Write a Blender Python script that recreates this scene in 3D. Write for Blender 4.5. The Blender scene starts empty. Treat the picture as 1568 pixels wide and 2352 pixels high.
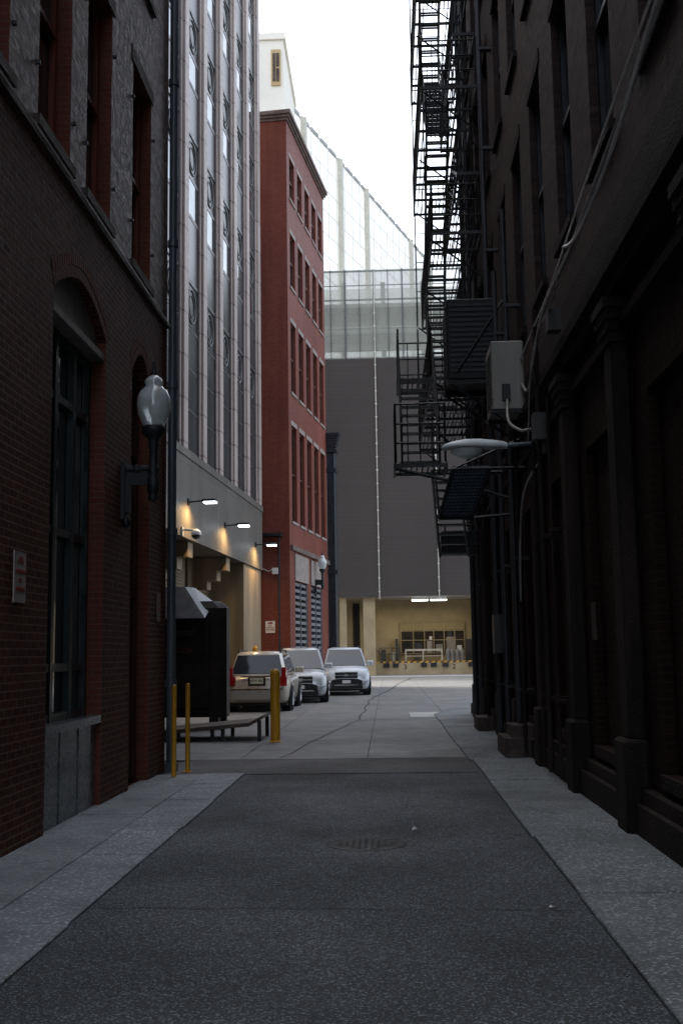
import bpy, math, random
from mathutils import Matrix, Vector
random.seed(7)
S=bpy.context.scene
COL=S.collection
# ------------------------------------------------------------------ helpers
class B:
    def __init__(s): s.v=[];s.f=[];s.m=[];s.sm=[]
    def add(s,vs,fs,m=0,smooth=False):
        o=len(s.v); s.v+= [tuple(p) for p in vs]
        for f in fs: s.f.append(tuple(i+o for i in f)); s.m.append(m); s.sm.append(smooth)
    def box(s,x0,x1,y0,y1,z0,z1,m=0,M=None):
        if x0>x1:x0,x1=x1,x0
        if y0>y1:y0,y1=y1,y0
        if z0>z1:z0,z1=z1,z0
        vs=[(x0,y0,z0),(x1,y0,z0),(x1,y1,z0),(x0,y1,z0),(x0,y0,z1),(x1,y0,z1),(x1,y1,z1),(x0,y1,z1)]
        if M is not None: vs=[M@Vector(p) for p in vs]
        s.add(vs,[(0,3,2,1),(4,5,6,7),(0,1,5,4),(1,2,6,5),(2,3,7,6),(3,0,4,7)],m)
    def cbox(s,x0,x1,y0,y1,z0,z1,c,m=0):
        pts=[(x0+c,y0),(x1-c,y0),(x1,y0+c),(x1,y1-c),(x1-c,y1),(x0+c,y1),(x0,y1-c),(x0,y0+c)]
        ins=[(x0+2*c,y0+c),(x1-2*c,y0+c),(x1-c,y0+2*c),(x1-c,y1-2*c),(x1-2*c,y1-c),(x0+2*c,y1-c),(x0+c,y1-2*c),(x0+c,y0+2*c)]
        vs=[(a,b,z0) for a,b in pts]+[(a,b,z1-c) for a,b in pts]+[(a,b,z1) for a,b in ins]
        fs=[tuple(reversed(range(8))),tuple(range(16,24))]
        for k in (0,8):
            for i in range(8): j=(i+1)%8; fs.append((k+i,k+j,k+8+j,k+8+i))
        s.add(vs,fs,m)
    def quad(s,a,b,c,d,m=0): s.add([a,b,c,d],[(0,1,2,3)],m)
    def poly(s,pts,m=0): s.add(pts,[tuple(range(len(pts)))],m)
    def cyl(s,p0,p1,r0,r1=None,n=10,m=0,caps=True,smooth=True):
        if r1 is None:r1=r0
        p0=Vector(p0);p1=Vector(p1);d=(p1-p0).normalized()
        a=Vector((0,0,1)) if abs(d.z)<.9 else Vector((1,0,0))
        u=d.cross(a).normalized();w=d.cross(u)
        vs=[]
        for p,r in((p0,r0),(p1,r1)):
            for i in range(n):
                t=2*math.pi*i/n; vs.append(p+u*math.cos(t)*r+w*math.sin(t)*r)
        s.add(vs,[(i,(i+1)%n,n+(i+1)%n,n+i) for i in range(n)],m,smooth)
        if caps: s.add(vs,[tuple(reversed(range(n))),tuple(range(n,2*n))],m)
    def bar(s,p0,p1,t,m=0): s.cyl(p0,p1,t*.6,None,4,m,True,False)
    def tube(s,pts,r,n=6,m=0):
        for a,b in zip(pts[:-1],pts[1:]): s.cyl(a,b,r,None,n,m,False)
    def lathe(s,c,prof,n=20,m=0,smooth=True):
        vs=[];fs=[]
        for r,z in prof:
            for i in range(n):
                t=2*math.pi*i/n; vs.append((c[0]+r*math.cos(t),c[1]+r*math.sin(t),c[2]+z))
        for k in range(len(prof)-1):
            for i in range(n):
                j=(i+1)%n; fs.append((k*n+i,k*n+j,(k+1)*n+j,(k+1)*n+i))
        s.add(vs,fs,m,smooth)
    def mesh(s,name,mats,off=(0,0,0)):
        me=bpy.data.meshes.new(name)
        me.from_pydata([(p[0]-off[0],p[1]-off[1],p[2]-off[2]) for p in s.v],[],s.f)
        for m in mats: me.materials.append(m)
        for p,mi,sm in zip(me.polygons,s.m,s.sm): p.material_index=mi; p.use_smooth=sm
        me.update(); return me
def root(name,loc,label,cat,rz=0,group=None,kind=None):
    o=bpy.data.objects.new(name,None);COL.objects.link(o);o.location=loc;o.rotation_euler=(0,0,rz);o.empty_display_size=.3
    o["label"]=label;o["category"]=cat
    if group:o["group"]=group
    return o
def part(b,name,mats,parent=None,world=False,loc=(0,0,0),label=None):
    if not isinstance(mats,(list,tuple)):mats=[mats]
    off=tuple(parent.location) if (parent and world) else (0,0,0)
    me=b if isinstance(b,bpy.types.Mesh) else b.mesh(name,mats,off)
    o=bpy.data.objects.new(name,me);COL.objects.link(o);o.location=loc
    if parent:o.parent=parent
    if label:o["label"]=label
    return o
def bx(name,mat,parent,*a):
    b=B();b.box(*a);return part(b,name,mat,parent)
def struct(b,name,mats):
    o=part(b,name,mats);o["kind"]="structure";return o
def thing(b,name,mats,label,cat,loc=(0,0,0),group=None,rz=0):
    if not isinstance(mats,(list,tuple)):mats=[mats]
    o=part(b,name,mats,None,False,loc);o.rotation_euler=(0,0,rz)
    o["label"]=label;o["category"]=cat
    if group:o["group"]=group
    return o
def clone(o,loc,rz=None,label=None):
    def rec(src,par):
        c=src.copy();COL.objects.link(c)
        if par:c.parent=par
        for ch in src.children: rec(ch,c)
        return c
    c=rec(o,None);c.location=loc
    if rz is not None:c.rotation_euler=(0,0,rz)
    if label:c["label"]=label
    return c
# ------------------------------------------------------------------ materials
def base(name):
    m=bpy.data.materials.new(name);m.use_nodes=True
    nt=m.node_tree;bs=nt.nodes["Principled BSDF"];return m,nt,bs
def N(nt,t,**k):
    n=nt.nodes.new(t)
    for a,v in k.items():setattr(n,a,v)
    return n
def mth(nt,op,a,b=None):
    n=N(nt,"ShaderNodeMath",operation=op)
    for i,x in enumerate((a,b)):
        if x is None:continue
        if hasattr(x,"links"):nt.links.new(x,n.inputs[i])
        else:n.inputs[i].default_value=x
    return n.outputs[0]
def mix(nt,f,a,b,bt='MIX'):
    n=N(nt,"ShaderNodeMix",data_type='RGBA',blend_type=bt)
    for i,x in ((0,f),(6,a),(7,b)):
        if hasattr(x,"links"):nt.links.new(x,n.inputs[i])
        elif i==0:n.inputs[i].default_value=x
        else:n.inputs[i].default_value=tuple(x)+(1,) if len(x)==3 else x
    return n.outputs[2]
def noise(nt,vec,sc,det=3,lo=.35,hi=.65,rough=.6):
    n=N(nt,"ShaderNodeTexNoise");n.inputs["Scale"].default_value=sc;n.inputs["Detail"].default_value=det;n.inputs["Roughness"].default_value=rough
    nt.links.new(vec,n.inputs["Vector"])
    r=N(nt,"ShaderNodeMapRange");r.inputs[1].default_value=lo;r.inputs[2].default_value=hi
    nt.links.new(n.outputs[0],r.inputs[0]);return r.outputs[0]
def ocoord(nt): return N(nt,"ShaderNodeTexCoord").outputs["Object"]
def plain(name,c,rough=.6,metal=0,var=.3,sc=3,bump=.0,bsc=40,spec=.5,coat=0,c2=None,streak=False):
    m,nt,bs=base(name);oc=ocoord(nt)
    vec=oc
    if streak:
        mp=N(nt,"ShaderNodeMapping");mp.inputs["Scale"].default_value=(1,1,.12);nt.links.new(oc,mp.inputs[0]);vec=mp.outputs[0]
    f=noise(nt,vec,sc,4)
    lo=[x*(1-var) for x in c];hi=c2 if c2 else [min(1,x*(1+var)) for x in c]
    nt.links.new(mix(nt,f,lo,hi),bs.inputs["Base Color"])
    nt.links.new(mth(nt,'ADD',mth(nt,'MULTIPLY',f,.2),rough-.1),bs.inputs["Roughness"])
    bs.inputs["Metallic"].default_value=metal;bs.inputs["Specular IOR Level"].default_value=spec
    bs.inputs["Coat Weight"].default_value=coat
    if bump:
        bn=N(nt,"ShaderNodeBump");bn.inputs["Strength"].default_value=bump;bn.inputs["Distance"].default_value=.02
        nt.links.new(noise(nt,oc,bsc,2,.3,.7),bn.inputs["Height"]);nt.links.new(bn.outputs[0],bs.inputs["Normal"])
    return m
def facade_vec(nt):
    oc=N(nt,"ShaderNodeSeparateXYZ");nt.links.new(ocoord(nt),oc.inputs[0])
    g=N(nt,"ShaderNodeNewGeometry");gn=N(nt,"ShaderNodeSeparateXYZ");nt.links.new(g.outputs["True Normal"],gn.inputs[0])
    fx=mth(nt,'GREATER_THAN',mth(nt,'ABSOLUTE',gn.outputs[0]),.65)
    fz=mth(nt,'GREATER_THAN',mth(nt,'ABSOLUTE',gn.outputs[2]),.7)
    def lerp(f,a,b): return mth(nt,'ADD',mth(nt,'MULTIPLY',mth(nt,'SUBTRACT',1,f),a),mth(nt,'MULTIPLY',f,b))
    u=lerp(fx,oc.outputs[0],oc.outputs[1]);v=lerp(fz,oc.outputs[2],oc.outputs[1])
    c=N(nt,"ShaderNodeCombineXYZ");nt.links.new(u,c.inputs[0]);nt.links.new(v,c.inputs[1]);return c.outputs[0]
def brick(name,c1,c2,mo,w=.21,h=.072,ms=.008,rough=.6,bump=.6,var=.35,off=.5,rub=0,spec=.5,big=.6,dirt=.5,bias=0,streak=0):
    m,nt,bs=base(name);v=facade_vec(nt)
    t=N(nt,"ShaderNodeTexBrick");t.offset=off
    for k,val in (("Scale",1),("Mortar Size",ms),("Mortar Smooth",.2),("Bias",bias),("Brick Width",w),("Row Height",h)):t.inputs[k].default_value=val
    t.inputs["Color1"].default_value=(*c1,1);t.inputs["Color2"].default_value=(*c2,1);t.inputs["Mortar"].default_value=(*mo,1)
    nt.links.new(v,t.inputs["Vector"])
    oc=ocoord(nt)
    big_=noise(nt,oc,big,4,.3,.7)
    col=mix(nt,mth(nt,'MULTIPLY',big_,dirt),t.outputs[0],[x*.45 for x in c1])
    fine=noise(nt,oc,9,3,.3,.7)
    col=mix(nt,mth(nt,'MULTIPLY',fine,var),col,[min(1,x*1.6) for x in c2])
    if streak:
        mp=N(nt,"ShaderNodeMapping");mp.inputs["Scale"].default_value=(1,1,.06);nt.links.new(oc,mp.inputs[0])
        col=mix(nt,mth(nt,'MULTIPLY',noise(nt,mp.outputs[0],2.2,3,.45,.75),streak),col,[x*.35 for x in c1])
    nt.links.new(col,bs.inputs["Base Color"])
    nt.links.new(mth(nt,'ADD',mth(nt,'MULTIPLY',fine,.3),rough-.15),bs.inputs["Roughness"])
    bs.inputs["Specular IOR Level"].default_value=spec
    hgt=mth(nt,'ADD',mth(nt,'SUBTRACT',1,t.outputs[1]),mth(nt,'MULTIPLY',noise(nt,oc,30 if not rub else 16,3,.2,.8),.35+rub))
    bn=N(nt,"ShaderNodeBump");bn.inputs["Strength"].default_value=bump;bn.inputs["Distance"].default_value=.012+rub*.01
    nt.links.new(hgt,bn.inputs["Height"]);nt.links.new(bn.outputs[0],bs.inputs["Normal"]);return m
def emis(name,c,s):
    m,nt,bs=base(name);bs.inputs["Base Color"].default_value=(*c,1);bs.inputs["Emission Color"].default_value=(*c,1);bs.inputs["Emission Strength"].default_value=s
    f=noise(nt,ocoord(nt),5);nt.links.new(mth(nt,'ADD',mth(nt,'MULTIPLY',f,.1),.3),bs.inputs["Roughness"]);return m
def seethru(name,c,alpha,sc=20,rough=.6):
    m,nt,bs=base(name);out=nt.nodes["Material Output"]
    tr=N(nt,"ShaderNodeBsdfTransparent");mx=N(nt,"ShaderNodeMixShader")
    v=facade_vec(nt);w=N(nt,"ShaderNodeTexWave",wave_type='BANDS',bands_direction='Y');w.inputs["Scale"].default_value=sc;nt.links.new(v,w.inputs[0])
    f=mth(nt,'ADD',mth(nt,'MULTIPLY',w.outputs[1],.2),alpha-.1)
    bs.inputs["Base Color"].default_value=(*c,1);bs.inputs["Roughness"].default_value=rough
    nt.links.new(f,mx.inputs[0]);nt.links.new(tr.outputs[0],mx.inputs[1]);nt.links.new(bs.outputs[0],mx.inputs[2]);nt.links.new(mx.outputs[0],out.inputs[0]);return m

m_lbrick=brick("dark_brown_brick",(.070,.023,.016),(.130,.042,.027),(.20,.145,.105),ms=.010,rough=.75,bump=.8,spec=.2,bias=-.1,var=.2)
m_lred=brick("red_brown_brick",(.12,.034,.022),(.17,.05,.033),(.13,.095,.075),rough=.75,spec=.2)
m_lrough=brick("mottled_glazed_brick",(.045,.030,.026),(.33,.25,.215),(.07,.055,.047),rough=.6,bump=.8,rub=.0,spec=.35,dirt=.3,var=.2,big=1.5)
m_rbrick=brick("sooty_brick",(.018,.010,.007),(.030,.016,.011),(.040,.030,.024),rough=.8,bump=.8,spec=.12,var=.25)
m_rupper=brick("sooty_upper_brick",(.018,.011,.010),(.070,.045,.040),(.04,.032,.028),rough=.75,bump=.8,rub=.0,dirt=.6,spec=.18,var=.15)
m_red=brick("orange_red_brick",(.165,.036,.023),(.225,.056,.036),(.17,.09,.07),ms=.006,rough=.6,bump=.3,var=.3,dirt=.7,spec=.25,big=.3,streak=.4)
m_gran=brick("pinkish_granite",(.38,.315,.29),(.48,.41,.38),(.15,.12,.11),w=2.5,h=1.3,ms=.03,rough=.5,bump=.3,var=.2,off=0,dirt=.35,streak=.4)
m_granb=brick("grey_granite_panel",(.13,.12,.105),(.155,.142,.125),(.06,.057,.053),w=2.5,h=2.4,ms=.018,rough=.5,bump=.15,var=.2,off=0,dirt=.5,streak=.6,spec=.3)
m_cream=plain("cream_stone",(.22,.17,.105),.6,var=.3,sc=1.5,streak=True)
m_stone=plain("weathered_stone",(.085,.07,.06),.75,var=.4,sc=4,bump=.5,spec=.2)
m_rstone=plain("reddish_cornice_stone",(.16,.12,.105),.7,var=.3,sc=3,bump=.4,spec=.3)
m_dstone=plain("sooty_stone",(.026,.020,.017),.8,var=.5,sc=3,bump=.5,streak=True,spec=.15)
m_pol=plain("polished_granite",(.12,.13,.14),.22,var=.4,sc=25)
m_iron=plain("black_iron",(.014,.017,.021),.55,.1,var=.5,sc=8)
m_ironb=plain("blue_black_iron",(.02,.026,.034),.42,.3,var=.5,sc=8)
m_pipe=plain("grey_blue_pipe_paint",(.07,.09,.11),.4,.1,var=.3,sc=5,streak=True)
m_dpipe=plain("dark_pipe_paint",(.03,.035,.042),.5,.1,var=.4,sc=5,streak=True)
m_wframe=plain("dark_teal_window_frame",(.03,.045,.05),.35,var=.3)
m_rframe=plain("oxblood_painted_wood",(.15,.040,.026),.5,var=.4,sc=6,streak=True)
m_brframe=plain("brown_window_frame",(.07,.028,.02),.5,var=.3)
m_alu=plain("bronze_anodised_frame",(.09,.09,.095),.35,.6,var=.2)
m_concbeam=plain("pale_sill_stone",(.28,.24,.22),.7,var=.2,sc=3)
m_tymp=plain("dusty_arch_panel",(.24,.225,.20),.7,var=.3,sc=4,streak=True)
m_ring=plain("dull_ring_metal",(.15,.15,.15),.45,.4,var=.2,sc=3)
def glassmat(name,c,rough=.06,spec=1.0,var=.5,sc=.6,metal=0):
    m=plain(name,c,rough+.1,metal,var,sc,spec=spec);nt=m.node_tree;bs=nt.nodes["Principled BSDF"]
    for l in list(bs.inputs["Roughness"].links):nt.links.remove(l)
    bs.inputs["Roughness"].default_value=rough
    bn=N(nt,"ShaderNodeBump");bn.inputs["Strength"].default_value=.06;bn.inputs["Distance"].default_value=.02
    nt.links.new(noise(nt,ocoord(nt),1.3,2,.2,.8),bn.inputs["Height"]);nt.links.new(bn.outputs[0],bs.inputs["Normal"]);return m
m_glass=glassmat("dark_window_glass",(.015,.02,.024))
m_rwglass=glassmat("grimy_window_glass",(.012,.014,.017),.2,.4)
m_gglass=glassmat("blue_curtain_glass",(.13,.18,.20),.06,.6,metal=.8,var=.7,sc=.25)  # broad light and dark colour patches stand in for uneven reflections
m_gspan=glassmat("dark_spandrel_glass",(.02,.025,.03),.25,.3)
m_rglass=glassmat("dim_window_glass",(.03,.018,.015),.15,.6)
m_garage=brick("dark_mesh_cladding",(.058,.052,.048),(.062,.055,.051),(.050,.045,.042),w=4.25,h=.3,ms=.02,rough=.7,bump=.1,var=.1,off=0,dirt=.3,big=.12,spec=.2)
m_gbody=plain("garage_concrete",(.40,.40,.36),.8,var=.15,sc=.5)  # one pale concrete tone with slight random variation
m_gmesh=seethru("perforated_screen",(.36,.38,.33),.55,8)  # see-through screen; sky haze is put into its paler greenish colour
m_gmesh2=seethru("sky_veil_mesh",(.5,.52,.45),.6,8)  # for the added sheet that dims bright sky gaps
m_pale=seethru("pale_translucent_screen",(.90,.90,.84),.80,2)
m_palepost=plain("pale_steel_post",(.58,.57,.5),.6,var=.1)
m_dock=plain("cream_dock_paint",(.34,.27,.16),.6,var=.15,sc=.7,spec=.3)
m_yel=plain("yellow_safety_paint",(.60,.30,.015),.4,var=.25,sc=9,streak=True,bump=.1)
m_black=plain("black_rubber",(.012,.012,.013),.7,var=.4)
m_white=plain("white_enamel",(.75,.75,.73),.4,var=.08)
m_dull=plain("dull_sign_plate",(.42,.40,.39),.5,var=.12,sc=8)
m_redp=plain("faded_red_sign_ink",(.26,.04,.035),.5,var=.2)
m_ac=plain("beige_ac_casing",(.27,.26,.23),.5,var=.2,sc=3,streak=True)
m_dac=plain("black_equipment_casing",(.014,.015,.017),.6,var=.4,spec=.3)
m_jb=plain("dark_grey_box_paint",(.03,.032,.033),.5,var=.3)
m_cable=plain("pale_cable_jacket",(.8,.8,.8),.25,var=.1,spec=1)
m_gcable=plain("grey_cable_jacket",(.28,.28,.28),.3,var=.1,spec=.8)
m_comp=plain("black_compactor_paint",(.022,.017,.014),.6,var=.5,sc=2,bump=.1,spec=.2)
m_comph=plain("grey_compactor_hood",(.36,.38,.40),.5,var=.2,sc=4)
m_deck=plain("rusty_steel_deck",(.085,.065,.05),.6,.1,var=.5,sc=4)
m_green=plain("faded_green_decal",(.02,.06,.025),.5,var=.3,sc=10)
m_orange=plain("faded_orange_decal",(.12,.055,.015),.5,var=.3,sc=10)
m_shut=plain("cream_roller_shutter",(.15,.115,.065),.5,var=.2,sc=1.2,streak=True)
m_louv=plain("grey_louvre",(.17,.18,.19),.5,var=.15)
m_int=plain("dark_interior",(.01,.01,.01),.9,var=.3)
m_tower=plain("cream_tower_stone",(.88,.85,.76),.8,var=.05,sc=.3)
m_towerw=plain("tan_window_frame",(.5,.36,.17),.6,var=.1)
def asphalt(name,c,agg=.9,spk=.25,rough=.75,vs=75,stain=.5):
    m,nt,bs=base(name);oc=ocoord(nt)
    v=N(nt,"ShaderNodeTexVoronoi");v.inputs["Scale"].default_value=vs;nt.links.new(oc,v.inputs[0])
    sepc=N(nt,"ShaderNodeSeparateColor");nt.links.new(v.outputs["Color"],sepc.inputs[0])
    sp=mth(nt,'POWER',sepc.outputs[0],6)
    big=noise(nt,oc,.45,5,.35,.65);mid=noise(nt,oc,2.5,4,.35,.7)
    col=mix(nt,sp,[x*.6 for x in c],[min(1,x*(1+8*spk)) for x in c])
    col=mix(nt,mth(nt,'MULTIPLY',big,stain),col,[x*.4 for x in c])
    col=mix(nt,mth(nt,'MULTIPLY',mid,.25),col,[x*1.8 for x in c])
    nt.links.new(col,bs.inputs["Base Color"])
    nt.links.new(mth(nt,'ADD',mth(nt,'MULTIPLY',big,.2),rough-.15),bs.inputs["Roughness"])
    bn=N(nt,"ShaderNodeBump");bn.inputs["Strength"].default_value=agg;bn.inputs["Distance"].default_value=.005
    nt.links.new(mth(nt,'ADD',sepc.outputs[0],mth(nt,'MULTIPLY',noise(nt,oc,14,3,.2,.8),1.2)),bn.inputs["Height"]);nt.links.new(bn.outputs[0],bs.inputs["Normal"]);return m
m_asph=asphalt("worn_asphalt",(.041,.047,.051),1,1.1,.75,100,.6)
m_asph2=asphalt("asphalt_patch",(.075,.073,.072),.6)
m_conc=asphalt("concrete_slab",(.23,.23,.225),.2,.03,.65)
m_side=asphalt("sidewalk_concrete",(.32,.345,.35),.35,.05,.75,40,.8)
m_kerb2=asphalt("left_granite_kerb",(.31,.335,.345),1.0,.2,.7,55,.8)
m_kerb=asphalt("granite_kerb_aggregate",(.21,.228,.235),1.0,.25,.7,60,.8)
m_crack=plain("dark_joint",(.03,.03,.03),.8,var=.5)
# ------------------------------------------------------------------ ground
b=B();b.quad((-400,-60,-.02),(400,-60,-.02),(400,600,-.02),(-400,600,-.02));struct(b,"ground",m_asph2)
b=B();b.box(-2.03,1.26,-12,15.3,-.015,.0);struct(b,"road",m_asph)
b=B();b.box(-3.2,1.26,15.3,17.4,-.015,.004);struct(b,"road_patch",m_asph2)
b=B()
xs=[-30,-9,-5.2,-2.35,-.35,1.45,4.4,9,30];ys=[17.4,21.5,26.5,32,38,45,53,62,72,80]
for i in range(len(xs)-1):
    for j in range(len(ys)-1):
        b.box(xs[i]+.006,xs[i+1]-.006,ys[j]+.006,ys[j+1]-.006,-.018,.006+.002*random.random())
struct(b,"concrete_pavement",m_conc)
b=B()
def crack(pts,w=.022,z=.012):
    for (x0,y0),(x1,y1) in zip(pts[:-1],pts[1:]):
        d=Vector((x1-x0,y1-y0));n=Vector((-d.y,d.x)).normalized()*w/2
        b.quad((x0-n.x,y0-n.y,z),(x1-n.x,y1-n.y,z),(x1+n.x,y1+n.y,z),(x0+n.x,y0+n.y,z))
def wig(a,c,n,amp):
    return [(a[0]+(c[0]-a[0])*i/n+random.uniform(-amp,amp),a[1]+(c[1]-a[1])*i/n+random.uniform(-amp,amp)) for i in range(n+1)]
crack(wig((-1.75,17.5),(-.75,27),9,.05),.03);crack(wig((-.75,27),(-.6,40),9,.06),.045);crack(wig((-.6,40),(1.5,70),9,.1),.08);crack(wig((-.75,27),(1.3,27.3),7,.04),.06)
crack(wig((-1.98,7.4),(1.22,7.25),16,.02),.010,.003);crack(wig((-2.0,13.4),(1.2,13.3),14,.02),.012,.003);crack(wig((-.4,7.3),(.3,13.3),14,.04),.006,.003)
crack(wig((-2.0,15.31),(1.2,15.3),20,.03),.05,.006);crack(wig((-1.5,14.4),(1.2,15.0),12,.03),.012,.003)
struct(b,"pavement_crack",m_crack)
b=B();b.box(.55,1.35,28.0,30.3,-.01,.013);struct(b,"pavement_patch",plain("pale_new_concrete",(.42,.42,.40),.7,var=.15))
b=B();b.box(-30,30,73.5,76.5,-.01,.014);struct(b,"pale_kerb_apron",plain("pale_apron",(.45,.46,.46),.7,var=.1,sc=1))
b=B();y=-12
while y<15.1:
    L=min(random.choice([1.7,2.1,2.4]),15.25-y);b.cbox(-3.3,-2.56,y+.008,y+L-.008,-.02,.020+random.uniform(0,.006),.005);y+=L
struct(b,"sidewalk",m_side)
b=B();y=-12.4
while y<15.1:
    L=min(random.choice([1.5,1.9,2.3]),15.3-y);b.cbox(-2.552,-1.99+random.uniform(-.025,.02),y+.009,y+L-.009,-.02,.020+random.uniform(0,.006),.006);y+=L
struct(b,"kerb",m_kerb2)
b=B();y=-12
while y<29:
    L=min(random.choice([1.9,2.3,2.7]),29-y);dx=0 if y<16 else -.06
    b.cbox(1.24+dx+random.uniform(-.012,.012),2.3,y+.009,y+L-.009,-.02,.032+random.uniform(0,.008),.008);y+=L
b.poly([(1.18,29,.03),(2.4,29,.03),(4,36,.03),(2.6,36,.03)])
struct(b,"sidewalk_kerb",m_kerb)
b=B();b.lathe((-.22,9.75,0),[(0,.003),(.27,.003),(.275,.001),(.29,.001),(.295,.003),(.35,.003),(.355,0)],32)
for i in range(-4,5):
    for j in range(-4,5):
        if i*i+j*j<18:b.box(-.22+i*.055-.012,-.22+i*.055+.012,9.75+j*.055-.012,9.75+j*.055+.012,.003,.006)
thing(b,"manhole_cover",plain("rusty_cast_iron",(.018,.018,.018),.6,.1,var=.5,sc=12),"round cast iron manhole cover set in worn asphalt","manhole cover")
b=B();b.add([(0,0,.01),(.05,.01,.025),(.045,.045,.012),(.01,.035,.03),(.02,.02,.04)],[(0,1,4),(1,2,4),(2,3,4),(3,0,4)]);thing(b,"paper_scrap",m_white,"crumpled white paper scrap lying on asphalt","litter",(.19,10.4,0))
b=B();b.add([(0,0,.01),(.04,.01,.015),(.03,.03,.012),(.01,.03,.02)],[(0,1,2,3)]);thing(b,"paper_scrap",m_white,"small pale scrap of litter on asphalt","litter",(1.0,7.3,0))
# ------------------------------------------------------------------ wall with holes
def wall(b,x0,s,u0,u1,z0,z1,holes,depth,m=0,mr=None):
    mr=m if mr is None else mr
    U=sorted({u0,u1}|{h[0] for h in holes}|{h[1] for h in holes});Z=sorted({z0,z1}|{h[2] for h in holes}|{h[3] for h in holes})
    U=[u for u in U if u0<=u<=u1];Z=[z for z in Z if z0<=z<=z1]
    for a,c in zip(U[:-1],U[1:]):
        for e,f in zip(Z[:-1],Z[1:]):
            cu=(a+c)/2;cz=(e+f)/2
            if any(h[0]<cu<h[1] and h[2]<cz<h[3] for h in holes):continue
            b.quad((x0,a,e),(x0,c,e),(x0,c,f),(x0,a,f),m)
    for h in holes:
        x1=x0-s*depth
        h0,h1,h2,h3=max(h[0],u0),min(h[1],u1),max(h[2],z0),min(h[3],z1)
        b.quad((x0,h0,h2),(x1,h0,h2),(x1,h0,h3),(x0,h0,h3),mr);b.quad((x0,h1,h2),(x1,h1,h2),(x1,h1,h3),(x0,h1,h3),mr)
        b.quad((x0,h0,h2),(x1,h0,h2),(x1,h1,h2),(x0,h1,h2),mr)
        if len(h)<5:b.quad((x0,h0,h3),(x1,h0,h3),(x1,h1,h3),(x0,h1,h3),mr)
ZS,ZC=5.27,5.63
def archz(t,zs=ZS,zc=ZC):return zs+(zc-zs)*max(0,math.sin(math.pi*t))**.9
def archfill(b,x0,s,u0,u1,depth,m=0,n=16):
    P=[(u0+(u1-u0)*i/n, archz(i/n)) for i in range(n+1)]
    for (a,za),(c,zb) in zip(P[:-1],P[1:]):
        b.quad((x0,a,za),(x0,c,zb),(x0,c,ZC),(x0,a,ZC),m)
        b.quad((x0,a,za),(x0,c,zb),(x0-s*depth,c,zb),(x0-s*depth,a,za),m)
WC={}
def window(parent,u,z,w,h,s,x0=0,depth=.22,mg=None,mf=None,ms=None,fr=.07,cols=1,rail=True,sill=True,lintel=False,rows=1,ft=.07,sp=.05,lp=.012):
    key=(round(w,3),round(h,3),s,depth,mg.name,mf.name,cols,rail,sill,lintel,rows)
    if key not in WC:
        g=B();xg=-s*depth;g.box(xg-.01,xg+.01,-w/2+.01,w/2-.01,.01,h-.01)
        f=B();xa,xb=xg+s*.012,xg+s*ft
        f.box(xa,xb,-w/2,-w/2+fr,0,h);f.box(xa,xb,w/2-fr,w/2,0,h);f.box(xa,xb,-w/2+fr,w/2-fr,0,fr);f.box(xa,xb,-w/2+fr,w/2-fr,h-fr,h)
        if rail:f.box(xa,xb+s*.02,-w/2+fr,w/2-fr,h/2-.03,h/2+.03)
        for c in range(1,cols):
            uu=-w/2+w*c/cols;f.box(xa,xb-s*.01,uu-.02,uu+.02,fr,h-fr)
        for c in range(1,rows):
            zz=h*c/rows;f.box(xa,xb-s*.005,-w/2+fr,w/2-fr,zz-.02,zz+.02)
        gm=g.mesh("window",[mg]);fm=f.mesh("frame",[mf]);sm=None;lm=None
        if sill:
            q=B();q.box(-s*.05,s*sp,-w/2-.08,w/2+.08,-.11,-.002);sm=q.mesh("sill",[ms])
        if lintel:
            q=B();q.box(-s*.05,s*lp,-w/2-.1,w/2+.1,h+.002,h+.2);lm=q.mesh("lintel",[ms])
        WC[key]=(gm,fm,sm,lm)
    gm,fm,sm,lm=WC[key]
    o=part(gm,"window",[],parent,loc=(x0,u,z));part(fm,"frame",[],o)
    if sm:part(sm,"sill",[],o)
    if lm:part(lm,"lintel",[],o)
    return o
# ------------------------------------------------------------------ left brick building (faces +x)
LX=-3.2;LH=21.5
lb=root("brick_building",(LX,15.7,0),"dark brown brick building with arched openings and oxblood window frames","building")
def lc(y):return y-15.7
holes=[(lc(10.2),lc(12.2),.0,ZC,1),(lc(13.5),lc(14.6),.0,ZC,1)]
holesU=[];wins=[(4.2,5.25),(5.95,7.0),(7.75,8.8),(9.6,10.65),(11.25,12.3),(13.4,14.5)]
zl=((6.72,9.45),(10.9,13.5),(14.9,17.4))
for a,c in wins:
    for z0,z1 in zl:holesU.append((lc(a),lc(c),z0,z1))
b=B()
wall(b,0,1,lc(-10),0,0,6.5,holes,.28,0,1)
archfill(b,0,1,lc(10.2),lc(12.2),.28,0);archfill(b,0,1,lc(13.5),lc(14.6),.28,0)
wall(b,0,1,lc(-10),0,6.5,LH,holesU,.24,2,1)
b.quad((0,0,0),(-9,0,0),(-9,0,LH),(0,0,LH),0);b.quad((0,lc(-10),0),(-9,lc(-10),0),(-9,lc(-10),LH),(0,lc(-10),LH),0);b.quad((0,0,LH),(-9,0,LH),(-9,lc(-10),LH),(0,lc(-10),LH),0)
b.box(-9,-5.2,.001,15,0,32,0)  # unseen tall wing, added to block sun through the court gap
b.quad((-.6,lc(-10),0),(-.6,-.1,0),(-.6,-.1,LH),(-.6,lc(-10),LH),3)
part(b,"wall",[m_lbrick,m_lred,m_lrough,m_int],lb)
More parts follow.
